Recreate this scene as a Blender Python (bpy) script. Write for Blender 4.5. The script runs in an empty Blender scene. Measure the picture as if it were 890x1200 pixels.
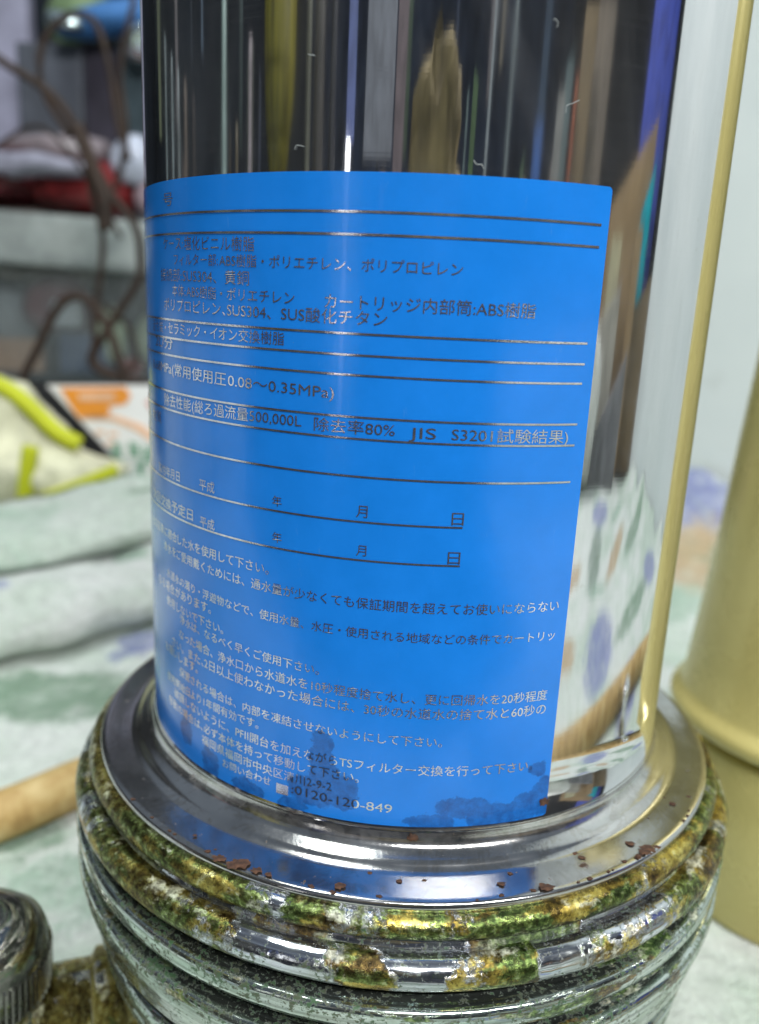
import bpy, bmesh, math, random
from mathutils import Vector, Matrix, noise
random.seed(7)
S = 0.065                      # metres per working unit: the radius of the steel housing
scene = bpy.context.scene
C = scene.collection

# ------------------------------------------------------------------ camera
F, PITCH, ROLL, YAW, D, H = 987.609, .2516, .0466, .0411, 3.2377, .1603
cam_d = bpy.data.cameras.new('camera'); cam = bpy.data.objects.new('camera', cam_d); C.objects.link(cam)
X = Vector((1, 0, 0)); FW = Vector((0, math.cos(PITCH), -math.sin(PITCH))); DN = Vector((0, -math.sin(PITCH), -math.cos(PITCH)))
RZ = Matrix.Rotation(YAW, 3, 'Z')
right = RZ @ (math.cos(ROLL)*X - math.sin(ROLL)*DN); down = RZ @ (math.sin(ROLL)*X + math.cos(ROLL)*DN); fw = RZ @ FW
m = Matrix((right, -down, -fw)).transposed().to_4x4(); m.translation = Vector((0, -D, H))*S
cam.matrix_world = m
cam_d.sensor_fit = 'VERTICAL'; cam_d.sensor_height = 24; cam_d.lens = 24*F/1200
cam_d.clip_start = .005; cam_d.clip_end = 20
cam_d.dof.use_dof = True; cam_d.dof.focus_distance = 2.38*S; cam_d.dof.aperture_fstop = 7.5
scene.camera = cam
# ------------------------------------------------------------------ light
w = bpy.data.worlds.new('World'); scene.world = w; w.use_nodes = True
w.node_tree.nodes['Background'].inputs[0].default_value = (.62, .76, .95, 1)
w.node_tree.nodes['Background'].inputs[1].default_value = .20
def area(name, loc, size, sy, power, col, target):
    l = bpy.data.lights.new(name, 'AREA'); l.shape = 'RECTANGLE'; l.size = size*S; l.size_y = sy*S; l.energy = power; l.color = col
    o = bpy.data.objects.new(name, l); C.objects.link(o); o.location = Vector(loc)*S
    o.rotation_euler = (Vector(target)-Vector(loc)).to_track_quat('-Z', 'Y').to_euler()
area('ceiling_or_fill_lamp', (-4, 2, 22), 15, 4, 17, (.95, 1, .97), (-1, 1, -3))
area('ceiling_or_fill_lamp', (7, -15, 15), 12, 2.2, 27, (1, 1, .98), (1, 0, -1))  # front fill added to brighten the label, not a lamp of the room
scene.view_settings.view_transform = 'Standard'; scene.view_settings.look = 'None'
scene.view_settings.exposure = 0.0; scene.view_settings.gamma = 1

# ------------------------------------------------------------------ materials
class NT:
    def __init__(s, name):
        s.m = bpy.data.materials.new(name); s.m.use_nodes = True; s.t = s.m.node_tree; s.t.nodes.clear()
        s.out = s.n('ShaderNodeOutputMaterial')
    def n(s, ty, **k):
        x = s.t.nodes.new(ty)
        for a, b in k.items(): setattr(x, a, b)
        return x
    def l(s, a, b): s.t.links.new(a, b)
    def val(s, sock, v):
        if hasattr(v, 'is_output') or isinstance(v, bpy.types.NodeSocket): s.l(v, sock)
        elif isinstance(v, (tuple, list)) and len(v) == 3 and sock.type == 'RGBA': sock.default_value = (*v, 1)
        else: sock.default_value = v
    def coord(s, kind='Object', scale=(1/S,)*3, loc=(0, 0, 0), rot=(0, 0, 0)):
        c = s.n('ShaderNodeTexCoord'); mp = s.n('ShaderNodeMapping'); s.l(c.outputs[kind], mp.inputs[0])
        mp.inputs['Scale'].default_value = scale; mp.inputs['Location'].default_value = loc; mp.inputs['Rotation'].default_value = rot
        return mp.outputs[0]
    def noise(s, vec, sc, det=4, rough=.55, dist=0, col=False):
        x = s.n('ShaderNodeTexNoise'); s.l(vec, x.inputs['Vector']); x.inputs['Scale'].default_value = sc
        x.inputs['Detail'].default_value = det; x.inputs['Roughness'].default_value = rough; x.inputs['Distortion'].default_value = dist
        return x.outputs['Color' if col else 'Fac']
    def ramp(s, f, stops, interp='LINEAR'):
        x = s.n('ShaderNodeValToRGB'); s.l(f, x.inputs[0]); r = x.color_ramp; r.interpolation = interp
        while len(r.elements) < len(stops): r.elements.new(.5)
        for e, (p, c) in zip(r.elements, stops): e.position = p; e.color = (*c, 1) if isinstance(c, tuple) else (c, c, c, 1)
        return x.outputs[0]
    def mix(s, f, a, b, blend='MIX'):
        x = s.n('ShaderNodeMix', data_type='RGBA', blend_type=blend); s.val(x.inputs[0], f); s.val(x.inputs[6], a); s.val(x.inputs[7], b); return x.outputs[2]
    def math(s, op, a, b=0.0, c=0.0):
        x = s.n('ShaderNodeMath', operation=op); s.val(x.inputs[0], a); s.val(x.inputs[1], b); s.val(x.inputs[2], c); return x.outputs[0]
    def bump(s, h, strength=.3, dist=.001, normal=None):
        x = s.n('ShaderNodeBump'); s.l(h, x.inputs['Height']); x.inputs['Strength'].default_value = strength; x.inputs['Distance'].default_value = dist
        if normal: s.l(normal, x.inputs['Normal'])
        return x.outputs[0]
    def bsdf(s, col=(.5, .5, .5), rough=.5, metal=0., bump=None, **k):
        b = s.n('ShaderNodeBsdfPrincipled'); s.val(b.inputs['Base Color'], col); s.val(b.inputs['Roughness'], rough); s.val(b.inputs['Metallic'], metal)
        if bump is not None: s.l(bump, b.inputs['Normal'])
        for a, v in k.items(): s.val(b.inputs[a.replace('_', ' ')], v)
        s.l(b.outputs[0], s.out.inputs[0]); return b

def plain(name, col, rough=.6, metal=0., var=.25, sc=1.5, bump=.2, bsc=30, **k):
    t = NT(name); v = t.coord()
    n = t.noise(v, sc, 5)
    dark = tuple(c*(1-var) for c in col); lite = tuple(min(1, c*(1+var)) for c in col)
    c = t.ramp(n, [(.3, dark), (.7, lite)])
    t.bsdf(c, rough, metal, t.bump(t.noise(v, bsc, 3), bump, .0006), **k)
    return t.m

# mirror steel of the housing: fine scratches, a little haze
def steel_mat(name, base=(.67, .68, .70), r0=.01, r1=.075):
    t = NT(name); v = t.coord()
    vb = t.coord(scale=(60/S, 60/S, 1.2/S)); brush = t.noise(vb, 1, 3)
    vh = t.coord(scale=(1.5/S, 1.5/S, 90/S)); hair = t.noise(vh, 1, 2)
    haze = t.noise(v, 2.2, 5)
    r = t.math('MULTIPLY_ADD', haze, r1-r0, r0)
    h = t.math('ADD', t.math('MULTIPLY', brush, .5), t.math('MULTIPLY', hair, .4))
    scr = t.noise(t.coord(scale=(14/S, 14/S, 2/S), rot=(.5, .4, 0)), 1, 6, .8)
    spots = t.ramp(t.noise(v, 26, 3, .6), [(.69, 0.), (.73, 1.)])
    smear = t.ramp(t.noise(t.coord(scale=(1.6/S, 1.6/S, .5/S), rot=(.2, .3, 0)), 1, 7, .7, 1.2), [(.42, 0.), (.62, 1.)])
    lines = t.ramp(t.noise(t.coord(scale=(.9/S, .9/S, 150/S)), 1, 3, .7), [(.55, 0.), (.72, 1.)])
    dull = t.math('MULTIPLY_ADD', smear, .030, t.math('MULTIPLY_ADD', lines, .018, .010))
    r = t.math('ADD', r, t.math('MULTIPLY', smear, .05))
    col = t.mix(t.math('MULTIPLY', spots, .25), t.ramp(scr, [(.35, tuple(c*.92 for c in base)), (.65, base)]), (.45, .43, .40))
    t.bsdf(col, r, t.math('SUBTRACT', 1., dull), t.bump(h, .014, .0003))
    return t.m
M_STEEL = steel_mat('mirror_steel')
def plate_mat():
    t = NT('stained_steel'); v = t.coord()
    base = t.ramp(t.noise(v, 3, 6), [(.35, (.44, .44, .44)), (.7, (.64, .64, .635))])
    tide = t.ramp(t.noise(v, 5, 8, .75, 1.), [(.50, 0.), (.53, 1.), (.56, .3), (.75, .6)])
    base = t.mix(t.math('MULTIPLY', tide, .45), base, (.30, .27, .22))
    sp = t.ramp(t.noise(v, 9, 7, .7), [(.66, 0.), (.70, 1.)])
    sp2 = t.ramp(t.noise(v, 45, 3, .6), [(.70, 0.), (.74, 1.)])
    f = t.math('MAXIMUM', sp, sp2)
    fl = t.n('ShaderNodeVectorMath', operation='MULTIPLY'); t.l(v, fl.inputs[0]); fl.inputs[1].default_value = (1, 1, 0); ln = t.n('ShaderNodeVectorMath', operation='LENGTH'); t.l(fl.outputs[0], ln.inputs[0])
    joint = t.ramp(t.math('ADD', t.math('SUBTRACT', ln.outputs['Value'], .5), t.math('MULTIPLY_ADD', t.noise(v, 14, 7, .75), .16, -.08)), [(.500, 1.), (.520, .0)])    # dirt packed against the foot of the shell
    f = t.math('MAXIMUM', f, t.math('MULTIPLY', joint, .12))
    col = t.mix(f, base, (.06, .035, .02))
    r = t.math('MULTIPLY_ADD', t.noise(v, 6, 7, .7), .22, .03)
    met = t.math('SUBTRACT', .97, t.math('MULTIPLY', f, .85))
    t.bsdf(col, t.math('MAXIMUM', r, t.math('MULTIPLY', f, .7)), met, t.bump(t.noise(v, 60, 5, .7), .05, .0006))
    return t.m
M_PLATE = plate_mat()

def crust_mat(name, thr, stops, clean=(.70, .73, .80), green=.5, bump=.30, stretch=(2.2, 1.0, 1), metal=.85, rough=.23, dirt=.5, spec=1.):
    """tarnished chrome under mineral crust, laid out along the ring by its UVs (both in working units)"""
    t = NT(name); uv = t.coord('UV', (1, 1, 1))
    fine = t.noise(uv, 40, 6, .66); mid = t.noise(uv, 15, 8, .8, .5)
    sp_ = t.n('ShaderNodeSeparateXYZ'); t.l(t.coord(), sp_.inputs[0])
    bare = t.ramp(t.math('ADD', t.math('MULTIPLY', sp_.outputs[0], .4), .5), [(.12, .0), (.26, .05), (.52, .07), (.64, .01), (.80, .0)])   # wiped shiny on the front, crusted at the sides
    patch = t.math('SUBTRACT', t.noise(t.coord('UV', stretch), 1.0, 7, .62, .3), bare)
    edge = t.math('ADD', patch, t.math('MULTIPLY_ADD', mid, .22, -.11)); edge = t.math('ADD', edge, t.math('MULTIPLY_ADD', fine, .10, -.05))
    f = t.ramp(edge, [(thr, 0.), (thr+.03, 1.)])
    crust = t.ramp(t.math('ADD', t.math('MULTIPLY', t.noise(uv, 9, 7, .68, .5), .75), t.math('MULTIPLY', fine, .25)), stops)
    gm = t.math('ADD', t.math('MULTIPLY', t.noise(t.coord('UV', (1.3, 3, 1), (7, 3, 0)), 2.5, 4, .6), .7), t.math('MULTIPLY', mid, .3))
    gmask = t.ramp(gm, [(.52-.1*green, 0.), (.56-.1*green, 1.)])
    gcol = t.ramp(fine, [(.36, (.008, .022, .006)), (.48, (.045, .085, .025)), (.56, (.14, .22, .06)), (.66, (.42, .50, .27))])
    crust = t.mix(t.math('MULTIPLY', gmask, .9), crust, gcol)
    bm_ = t.math('ADD', t.math('MULTIPLY', t.noise(t.coord('UV', (1.2, 2.5, 1), (3, 9, 0)), 2.6, 4, .6), .7), t.math('MULTIPLY', mid, .3))
    brown = t.ramp(bm_, [(.52, 0.), (.57, 1.)])
    crust = t.mix(t.math('MULTIPLY', brown, .85), crust, t.ramp(fine, [(.38, (.018, .011, .006)), (.52, (.09, .045, .015)), (.66, (.30, .19, .06))]))
    pm = t.math('ADD', t.math('MULTIPLY', t.noise(t.coord('UV', (2, 4, 1), (1, 4, 0)), 3, 4, .6), .6), t.math('MULTIPLY', mid, .4))
    paleb = t.ramp(pm, [(.55, 0.), (.60, 1.)])
    crust = t.mix(t.math('MULTIPLY', paleb, .75), crust, t.ramp(fine, [(.38, (.16, .17, .11)), (.6, (.70, .72, .60))]))
    lft = t.ramp(t.math('ADD', sp_.outputs[0], t.math('MULTIPLY', mid, 1.6)), [(.0, 1.), (.55, 0.)])     # greener tarnish on the left, with that side's shade painted in darker
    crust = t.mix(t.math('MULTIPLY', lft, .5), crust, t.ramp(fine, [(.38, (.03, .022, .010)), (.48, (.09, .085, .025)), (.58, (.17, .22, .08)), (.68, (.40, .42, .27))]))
    pit = t.ramp(t.noise(uv, 85, 3, .6), [(.56, 0.), (.60, 1.)])
    crust = t.mix(t.math('MULTIPLY', pit, .6*spec), crust, (.022, .016, .008))
    ch = t.ramp(t.math('ADD', t.math('MULTIPLY', t.noise(uv, 60, 4, .7), .6), t.math('MULTIPLY', t.noise(uv, 9, 4, .6), .4)), [(.60-.12*dirt, 0.), (.64-.12*dirt, 1.)])
    streak = t.ramp(t.noise(t.coord('UV', (2, 70, 1)), 1, 4, .6), [(.38, .45), (.62, 1.)])
    film = t.ramp(t.noise(uv, 6, 7, .75), [(.45, 0.), (.65, 1.)])
    clean_c = t.mix(1., clean, streak, 'MULTIPLY'); clean_c = t.mix(t.math('MULTIPLY', film, .5), clean_c, (.35, .38, .30))
    clean_c = t.mix(t.math('MULTIPLY', ch, .9), clean_c, t.mix(t.ramp(mid, [(.45, 0.), (.55, 1.)]), (.018, .085, .018), (.05, .060, .022)))
    col = t.mix(f, clean_c, crust)
    cr = t.math('MULTIPLY', t.ramp(t.noise(uv, 12, 6, .8), [(.38, .6), (.62, 1.8)]), rough)
    rg = t.mix(f, t.math('MULTIPLY_ADD', film, .18, t.math('MULTIPLY_ADD', ch, .3, .09)), cr)
    met = t.mix(f, t.math('SUBTRACT', .96, t.math('MULTIPLY', ch, .8)), t.math('MULTIPLY', t.math('SUBTRACT', 1., t.math('MULTIPLY', paleb, .8)), metal))
    hh = t.math('ADD', t.math('MULTIPLY', f, .7), t.math('MULTIPLY', f, t.math('ADD', fine, mid)))
    t.bsdf(col, rg, met, t.bump(hh, bump, .0006))
    return t.m
GOLD = [(.36, (.03, .022, .008)), (.44, (.17, .12, .025)), (.51, (.40, .31, .065)), (.58, (.66, .56, .16)), (.66, (.85, .82, .50))]
PALE = [(.3, (.10, .11, .07)), (.45, (.30, .32, .22)), (.6, (.50, .54, .42)), (.75, (.72, .74, .62))]
GREEN = [(.3, (.03, .05, .02)), (.5, (.14, .20, .10)), (.62, (.45, .52, .38)), (.75, (.75, .78, .66))]
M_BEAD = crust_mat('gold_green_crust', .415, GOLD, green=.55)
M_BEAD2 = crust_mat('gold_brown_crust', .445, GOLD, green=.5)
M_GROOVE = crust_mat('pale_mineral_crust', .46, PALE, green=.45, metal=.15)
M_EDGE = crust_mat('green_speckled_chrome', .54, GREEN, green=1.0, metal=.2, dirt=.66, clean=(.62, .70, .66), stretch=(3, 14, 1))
M_DARKGAP = plain('dark_seam_grime', (.012, .016, .012), .6, var=.6, sc=9)  # near-black colour for the gaps between the clamp plates
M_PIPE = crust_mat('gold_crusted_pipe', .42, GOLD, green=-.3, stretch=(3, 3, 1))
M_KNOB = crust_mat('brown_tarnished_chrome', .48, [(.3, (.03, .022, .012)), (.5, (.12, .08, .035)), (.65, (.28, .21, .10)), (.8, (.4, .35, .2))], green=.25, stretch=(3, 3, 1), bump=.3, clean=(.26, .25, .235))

# print on the label; UV = arc length and height in working units
STAINS = [(-.235, -1.175, .040, .075), (-.225, -1.255, .052, .06), (-.265, -1.315, .085, .055), (-.17, -1.30, .055, .06), (-.666, -1.36, .045, .06), (-.50, -1.375, .07, .03),
          (-.33, -1.385, .05, .03), (.10, -1.375, .08, .03), (.20, -1.325, .09, .035), (.30, -1.365, .09, .045), (.405, -1.345, .06, .05), (.44, -1.22, .035, .03), (.47, -1.32, .045, .075), (-.81, -1.30, .04, .05)]
def stain_mask(t):
    uv = t.coord('UV', (1, 1, 1)); d = t.noise(uv, 22, 5, .6, 0, True)
    off = t.n('ShaderNodeVectorMath', operation='MULTIPLY_ADD'); t.l(d, off.inputs[0]); off.inputs[1].default_value = (.055, .055, 0); 
    d2 = t.noise(uv, 75, 5, .7, 0, True); o2 = t.n('ShaderNodeVectorMath', operation='MULTIPLY_ADD'); t.l(d2, o2.inputs[0]); o2.inputs[1].default_value = (.03, .03, 0); t.l(uv, o2.inputs[2])
    sub = t.n('ShaderNodeVectorMath', operation='SUBTRACT'); t.l(o2.outputs[0], sub.inputs[0]); sub.inputs[1].default_value = (.0425, .0425, 0)
    t.l(sub.outputs[0], off.inputs[2]); f = None
    for (a, b, ra, rb) in STAINS:
        mp = t.n('ShaderNodeMapping', vector_type='TEXTURE'); t.l(off.outputs[0], mp.inputs[0]); mp.inputs['Location'].default_value = (a, b, 0); mp.inputs['Scale'].default_value = (ra, rb, 1)
        ln = t.n('ShaderNodeVectorMath', operation='LENGTH'); t.l(mp.outputs[0], ln.inputs[0])
        mr = t.n('ShaderNodeMapRange'); t.l(ln.outputs['Value'], mr.inputs[0]); mr.inputs[1].default_value = 1.04; mr.inputs[2].default_value = .93; mr.inputs[4].default_value = 1.
        f = mr.outputs[0] if f is None else t.math('MAXIMUM', f, mr.outputs[0])
    return f
t = NT('blue_print'); f = stain_mask(t); uv = t.coord('UV', (1, 1, 1))
mott = t.ramp(t.noise(uv, 5, 6, .65), [(.3, (.006, .178, .64)), (.7, (.010, .208, .74))])
grain = t.mix(t.math('MULTIPLY', t.noise(uv, 320, 2), .12), mott, (.03, .26, .85))
chip = t.ramp(t.noise(uv, 60, 3, .6), [(.745, 0.), (.76, 1.)])
wet = t.ramp(t.noise(uv, 30, 6, .75), [(.35, .28), (.62, .68)])
col = t.mix(t.math('MULTIPLY', f, wet), grain, (.004, .03, .15))
scuff = t.ramp(t.noise(t.coord('UV', (30, 6, 1), (2, 1, 0), (0, 0, .5)), 1, 8, .8), [(.62, 0.), (.70, 1.)])
col = t.mix(t.math('MULTIPLY', scuff, .14), col, (.25, .42, .66))
col = t.mix(t.math('MULTIPLY', chip, .6), col, (.15, .22, .25))
fine = t.math('ADD', t.noise(uv, 300, 2), t.math('MULTIPLY', t.noise(t.coord('UV', (40, 3, 1)), 1, 3), .7))
t.bsdf(col, t.math('MULTIPLY_ADD', t.noise(uv, 7, 4), .10, .13), 0., t.bump(fine, .05, .0004), Specular_IOR_Level=.5, Coat_Weight=.15, Coat_Roughness=.06)
M_LABEL = t.m
t = NT('bare_metal_print'); f = stain_mask(t); uv = t.coord('UV', (1, 1, 1))
col = t.mix(t.math('MULTIPLY', f, .97), t.ramp(t.noise(uv, 40, 4), [(.3, (.58, .60, .63)), (.7, (.86, .86, .87))]), (.004, .010, .03))
b = t.bsdf(col, t.math('MULTIPLY_ADD', f, .3, .12), t.math('SUBTRACT', .94, t.math('MULTIPLY', f, .74)), t.bump(t.noise(uv, 200, 3), .10, .0002))
M_INK = t.m
t = NT('lint_fibre'); t.bsdf((.40, .43, .43), .7); M_LINT = t.m
t = NT('rust_flake'); v = t.coord(); t.bsdf(t.ramp(t.noise(v, 40, 4), [(.3, (.02, .01, .008)), (.7, (.13, .06, .03))]), .8, 0., t.bump(t.noise(v, 60, 3), .6, .0005)); M_RUST = t.m
t = NT('gold_paint'); v = t.coord()
c = t.ramp(t.noise(v, 1.2, 4), [(.3, (.58, .50, .18)), (.7, (.66, .575, .225))])
t.bsdf(c, t.math('MULTIPLY_ADD', t.noise(v, 3, 5), .15, .20), .15, t.bump(t.noise(v, 60, 3), .06, .0004)); M_GOLD = t.m
M_WALL = None
t = NT('pale_wall_paint'); v = t.coord()
c = t.ramp(t.noise(v, .28, 5), [(.3, (.54, .60, .61)), (.7, (.66, .71, .71))])
sm = t.ramp(t.noise(v, 1.3, 7, .7), [(.62, 0.), (.72, 1.)])
t.bsdf(t.mix(t.math('MULTIPLY', sm, .35), c, (.38, .40, .39)), .55, 0., t.bump(t.noise(v, 9, 4), .1, .002)); M_WALL = t.m

# printed terry cloth: ellipses are the flowers and leaves of the print
PRINT = [  # x, y, rx, ry, rot, colour
 (-2.9, 3.0, .85, .42, 8, 'g'), (-2.5, 4.1, .25, .35, 0, 'v'), (-1.75, .75, .55, .30, 10, 'lg'), (-2.45, 1.15, .35, .3, 0, 'g'), (-5.0, 1.8, 1.1, .5, 30, 'g'), (-6.5, -1, 1.2, .5, 70, 'g'), (-5, -2.2, .5, .4, 0, 'v'),
 (-7.2, 2.2, .8, .6, 0, 't'), (-3.6, -1.4, .8, .35, 40, 'g'), (-2.6, -3.0, .6, .5, 0, 'v'), (2.6, 6.0, 1.2, .5, 30, 'lg'),
 (3.75, 8.75, .9, .55, -30, 'v'), (4.0, 7.35, 1.0, .75, 0, 't'), (4.35, 7.5, .45, .3, 0, 'g'), (3.1, 4.3, .4, .25, 0, 'v'), (6.2, 5.8, .9, .5, 40, 'g'), (5.6, 4.2, .7, .6, 0, 'v'),
 (9.4, -2.7, 1.7, .45, -12, 'dg'), (9.9, -.9, 1.5, .35, 15, 't'), (6.3, -1.1, 1.1, .75, 10, 'v'), (5.6, -2.9, .5, .45, 0, 't'), (7.6, -4.0, 1.0, .5, 20, 't'), (5.1, .9, .9, .5, 40, 'v'), (7.4, 1.2, 1.5, .42, 60, 'g'), (8.6, 2.9, .8, .7, 0, 'v'), (11.2, .9, 1.6, .5, 30, 'g'),
 (3.4, -3.2, .9, .3, 40, 'g'), (3.2, -.4, .45, .35, 0, 'v'), (11.9, -3.2, .8, .8, 0, 'v'), (4.5, 2.6, .9, .3, 10, 'g'), (1.5, -2.6, .6, .5, 0, 'v'), (0.2, -3.4, .9, .3, 10, 'g'), (12.3, -1.4, .9, .4, 20, 'lg'), (8.0, -2.0, .9, .25, 70, 'lg')]
PCOL = {'g': (.11, .27, .14), 'dg': (.07, .17, .10), 'lg': (.36, .55, .42), 'v': (.16, .19, .56), 't': (.56, .34, .13)}
def towel_mat(name, prints, base=((.68, .80, .70), (.90, .94, .91)), sc=.55):
    t = NT(name); v = t.coord(); d = t.noise(v, 2.8, 8, .75, 0, True)
    a = t.n('ShaderNodeVectorMath', operation='MULTIPLY_ADD'); t.l(d, a.inputs[0]); a.inputs[1].default_value = (1.1, 1.1, 0)
    vv = t.n('ShaderNodeVectorMath', operation='MULTIPLY'); t.l(v, vv.inputs[0]); vv.inputs[1].default_value = (1, 1, 0)
    s2 = t.n('ShaderNodeVectorMath', operation='SUBTRACT'); t.l(vv.outputs[0], s2.inputs[0]); s2.inputs[1].default_value = (.55, .55, 0); t.l(s2.outputs[0], a.inputs[2])
    c = t.ramp(t.noise(v, sc, 4, .6, .6), [(.40, base[0]), (.56, base[1])])
    for (x, y, rx, ry, rot, k) in prints:
        mp = t.n('ShaderNodeMapping', vector_type='TEXTURE'); t.l(a.outputs[0], mp.inputs[0]); mp.inputs['Location'].default_value = (x, y, 0)
        mp.inputs['Scale'].default_value = (rx, ry, 1); mp.inputs['Rotation'].default_value = (0, 0, math.radians(rot))
        ln = t.n('ShaderNodeVectorMath', operation='LENGTH'); t.l(mp.outputs[0], ln.inputs[0])
        mr = t.n('ShaderNodeMapRange'); t.l(ln.outputs['Value'], mr.inputs[0]); mr.inputs[1].default_value = 1.25; mr.inputs[2].default_value = .8; mr.inputs[4].default_value = .8
        br = t.ramp(t.noise(v, 3.5+.1*x, 5, .7), [(.36, .5), (.52, 1.)])
        c = t.mix(t.math('MULTIPLY', mr.outputs[0], br), c, PCOL[k])
    wash = t.ramp(t.noise(v, 1.7, 6, .7, 1.), [(.3, (.80, .88, .80)), (.6, (1., 1., 1.))]); c = t.mix(.8, c, wash, 'MULTIPLY')
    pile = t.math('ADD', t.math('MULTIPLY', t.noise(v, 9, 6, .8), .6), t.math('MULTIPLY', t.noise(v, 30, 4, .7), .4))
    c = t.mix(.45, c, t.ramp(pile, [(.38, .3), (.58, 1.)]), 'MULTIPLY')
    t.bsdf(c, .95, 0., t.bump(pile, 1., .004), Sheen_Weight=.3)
    return t.m
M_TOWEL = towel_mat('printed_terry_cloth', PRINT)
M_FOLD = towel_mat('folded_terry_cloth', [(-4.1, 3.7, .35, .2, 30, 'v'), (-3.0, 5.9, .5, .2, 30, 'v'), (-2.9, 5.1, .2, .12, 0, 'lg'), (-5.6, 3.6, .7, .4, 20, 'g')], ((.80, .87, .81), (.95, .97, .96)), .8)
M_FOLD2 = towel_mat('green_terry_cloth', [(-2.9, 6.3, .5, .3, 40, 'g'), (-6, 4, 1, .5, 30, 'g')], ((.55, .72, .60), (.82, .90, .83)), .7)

# ------------------------------------------------------------------ object helpers
def tag(o, label=None, cat=None, group=None, kind=None):
    for k, v in (('label', label), ('category', cat), ('group', group), ('kind', kind)):
        if v: o[k] = v
    return o
def empty(name, loc, label, cat, group=None):
    o = bpy.data.objects.new(name, None); C.objects.link(o); o.location = Vector(loc)*S; o.empty_display_size = .02
    return tag(o, label, cat, group)
def add(name, me, mat, parent=None, smooth=True, loc=(0, 0, 0)):
    if isinstance(me, bmesh.types.BMesh):
        b = me; me = bpy.data.meshes.new(name); b.to_mesh(me); b.free()
    o = bpy.data.objects.new(name, me); C.objects.link(o)
    if mat: me.materials.append(mat)
    if smooth:
        for p in me.polygons: p.use_smooth = True
    if parent is not None:
        o.parent = parent; loc = Vector(loc); q = parent
        while q is not None: loc = loc-q.location/S; q = q.parent
    o.location = Vector(loc)*S
    return o
def mesh(name, vs, fs, uvs=None):
    me = bpy.data.meshes.new(name); me.from_pydata([tuple(Vector(v)*S) for v in vs], [], fs)
    if uvs:
        ul = me.uv_layers.new(name='UVMap')
        for lp in me.loops: ul.data[lp.index].uv = uvs[lp.vertex_index]
    me.update(); return me
def lathe(name, prof, n=256, rough=0., seed=0, seg=None, uvr=1.2):
    """prof in (r, z); UVs = arc length, profile length; seam at the back"""
    if seg:
        P = []
        for i in range(len(prof)-1):
            a, b = prof[i], prof[i+1]; L = math.dist(a, b); k = max(1, int(L/seg))
            P += [(a[0]+(b[0]-a[0])*j/k, a[1]+(b[1]-a[1])*j/k) for j in range(k)]
        prof = P+[prof[-1]]
    vs, fs, uv = [], [], []; ln = 0
    for i, (r, z) in enumerate(prof):
        if i: ln += math.dist(prof[i-1], (r, z))
        for k in range(n+1):
            a = 2*math.pi*k/n + math.pi/2; rr, zz = r, z
            if rough:
                q = Vector((math.cos(a)*r*9, math.sin(a)*r*9, z*14+seed)); q2 = q*3.1
                dd = rough*(noise.noise(q)+.6*noise.noise(q2)+.4*noise.noise(q2*2.3)); rr += dd; zz += dd*.4
            vs.append((rr*math.cos(a), rr*math.sin(a), zz)); uv.append((2*math.pi*k/n*uvr+seed, ln))
    for i in range(len(prof)-1):
        for k in range(n):
            a = i*(n+1)+k; fs.append((a, a+n+1, a+n+2, a+1))
    return mesh(name, vs, fs, uv)
def arc(cx, cz, r, a0, a1, k=10): return [(cx+r*math.cos(math.radians(a0+(a1-a0)*i/k)), cz+r*math.sin(math.radians(a0+(a1-a0)*i/k))) for i in range(k+1)]
def catmull(pts, k=8):
    P = [Vector(p) for p in pts]; P = [2*P[0]-P[1]]+P+[2*P[-1]-P[-2]]; out = []
    for i in range(1, len(P)-2):
        a, b, c, d = P[i-1:i+3]
        for j in range(k):
            u = j/k; out.append(.5*((2*b)+(c-a)*u+(2*a-5*b+4*c-d)*u*u+(3*b-a-3*c+d)*u**3))
    return out+[P[-2]]
def tube(name, pts, r, n=10, k=8, wob=0.):
    P = catmull(pts, k); vs, fs, uv = [], [], []; up = Vector((0, 0, 1)); ln = 0
    for i, p in enumerate(P):
        d = (P[min(i+1, len(P)-1)]-P[max(i-1, 0)]).normalized(); s = d.cross(up)
        s = (s if s.length > .05 else d.cross(Vector((0, 1, 0)))).normalized(); u = s.cross(d)
        if i: ln += (p-P[i-1]).length
        for j in range(n):
            a = 2*math.pi*j/n; rr = (r(i/(len(P)-1)) if callable(r) else r)*(1+wob*noise.noise(p*2+Vector((j, 0, 0))))
            vs.append(p+rr*(math.cos(a)*s+math.sin(a)*u)); uv.append((ln, j/n*6.28*(r(0) if callable(r) else r)))
    for i in range(len(P)-1):
        for j in range(n): fs.append((i*n+j, i*n+(j+1) % n, (i+1)*n+(j+1) % n, (i+1)*n+j))
    fs += [tuple(reversed(range(n))), tuple((len(P)-1)*n+j for j in range(n))]
    return mesh(name, vs, fs, uv)
def box(x0, x1, y0, y1, z0, z1, bev=.05, rot=0, tilt=(0, 0), seg=2, lump=0):
    b = bmesh.new(); bmesh.ops.create_cube(b, size=1)
    bmesh.ops.scale(b, vec=Vector((x1-x0, y1-y0, z1-z0))*S, verts=b.verts)
    if lump: bmesh.ops.subdivide_edges(b, edges=b.edges, cuts=5, use_grid_fill=True)
    elif bev: bmesh.ops.bevel(b, geom=b.edges[:], offset=bev*S, segments=seg, affect='EDGES', profile=.6)
    if lump:
        for v in b.verts:
            q = v.co/S; f = Vector((q.x/(x1-x0)*2, q.y/(y1-y0)*2, q.z/(z1-z0)*2)); L = max(f.length/1.15, 1)
            q = q/L; v.co = (q+lump*Vector(noise.noise_vector(q*1.3+Vector((x0, y0, z0)))))*S
    R = Matrix.Rotation(math.radians(tilt[0]), 3, 'X') @ Matrix.Rotation(math.radians(tilt[1]), 3, 'Y')
    for v in b.verts: v.co = Matrix.Rotation(math.radians(rot), 3, 'Z') @ (R @ v.co)
    return b, ((x0+x1)/2, (y0+y1)/2, (z0+z1)/2)
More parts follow.
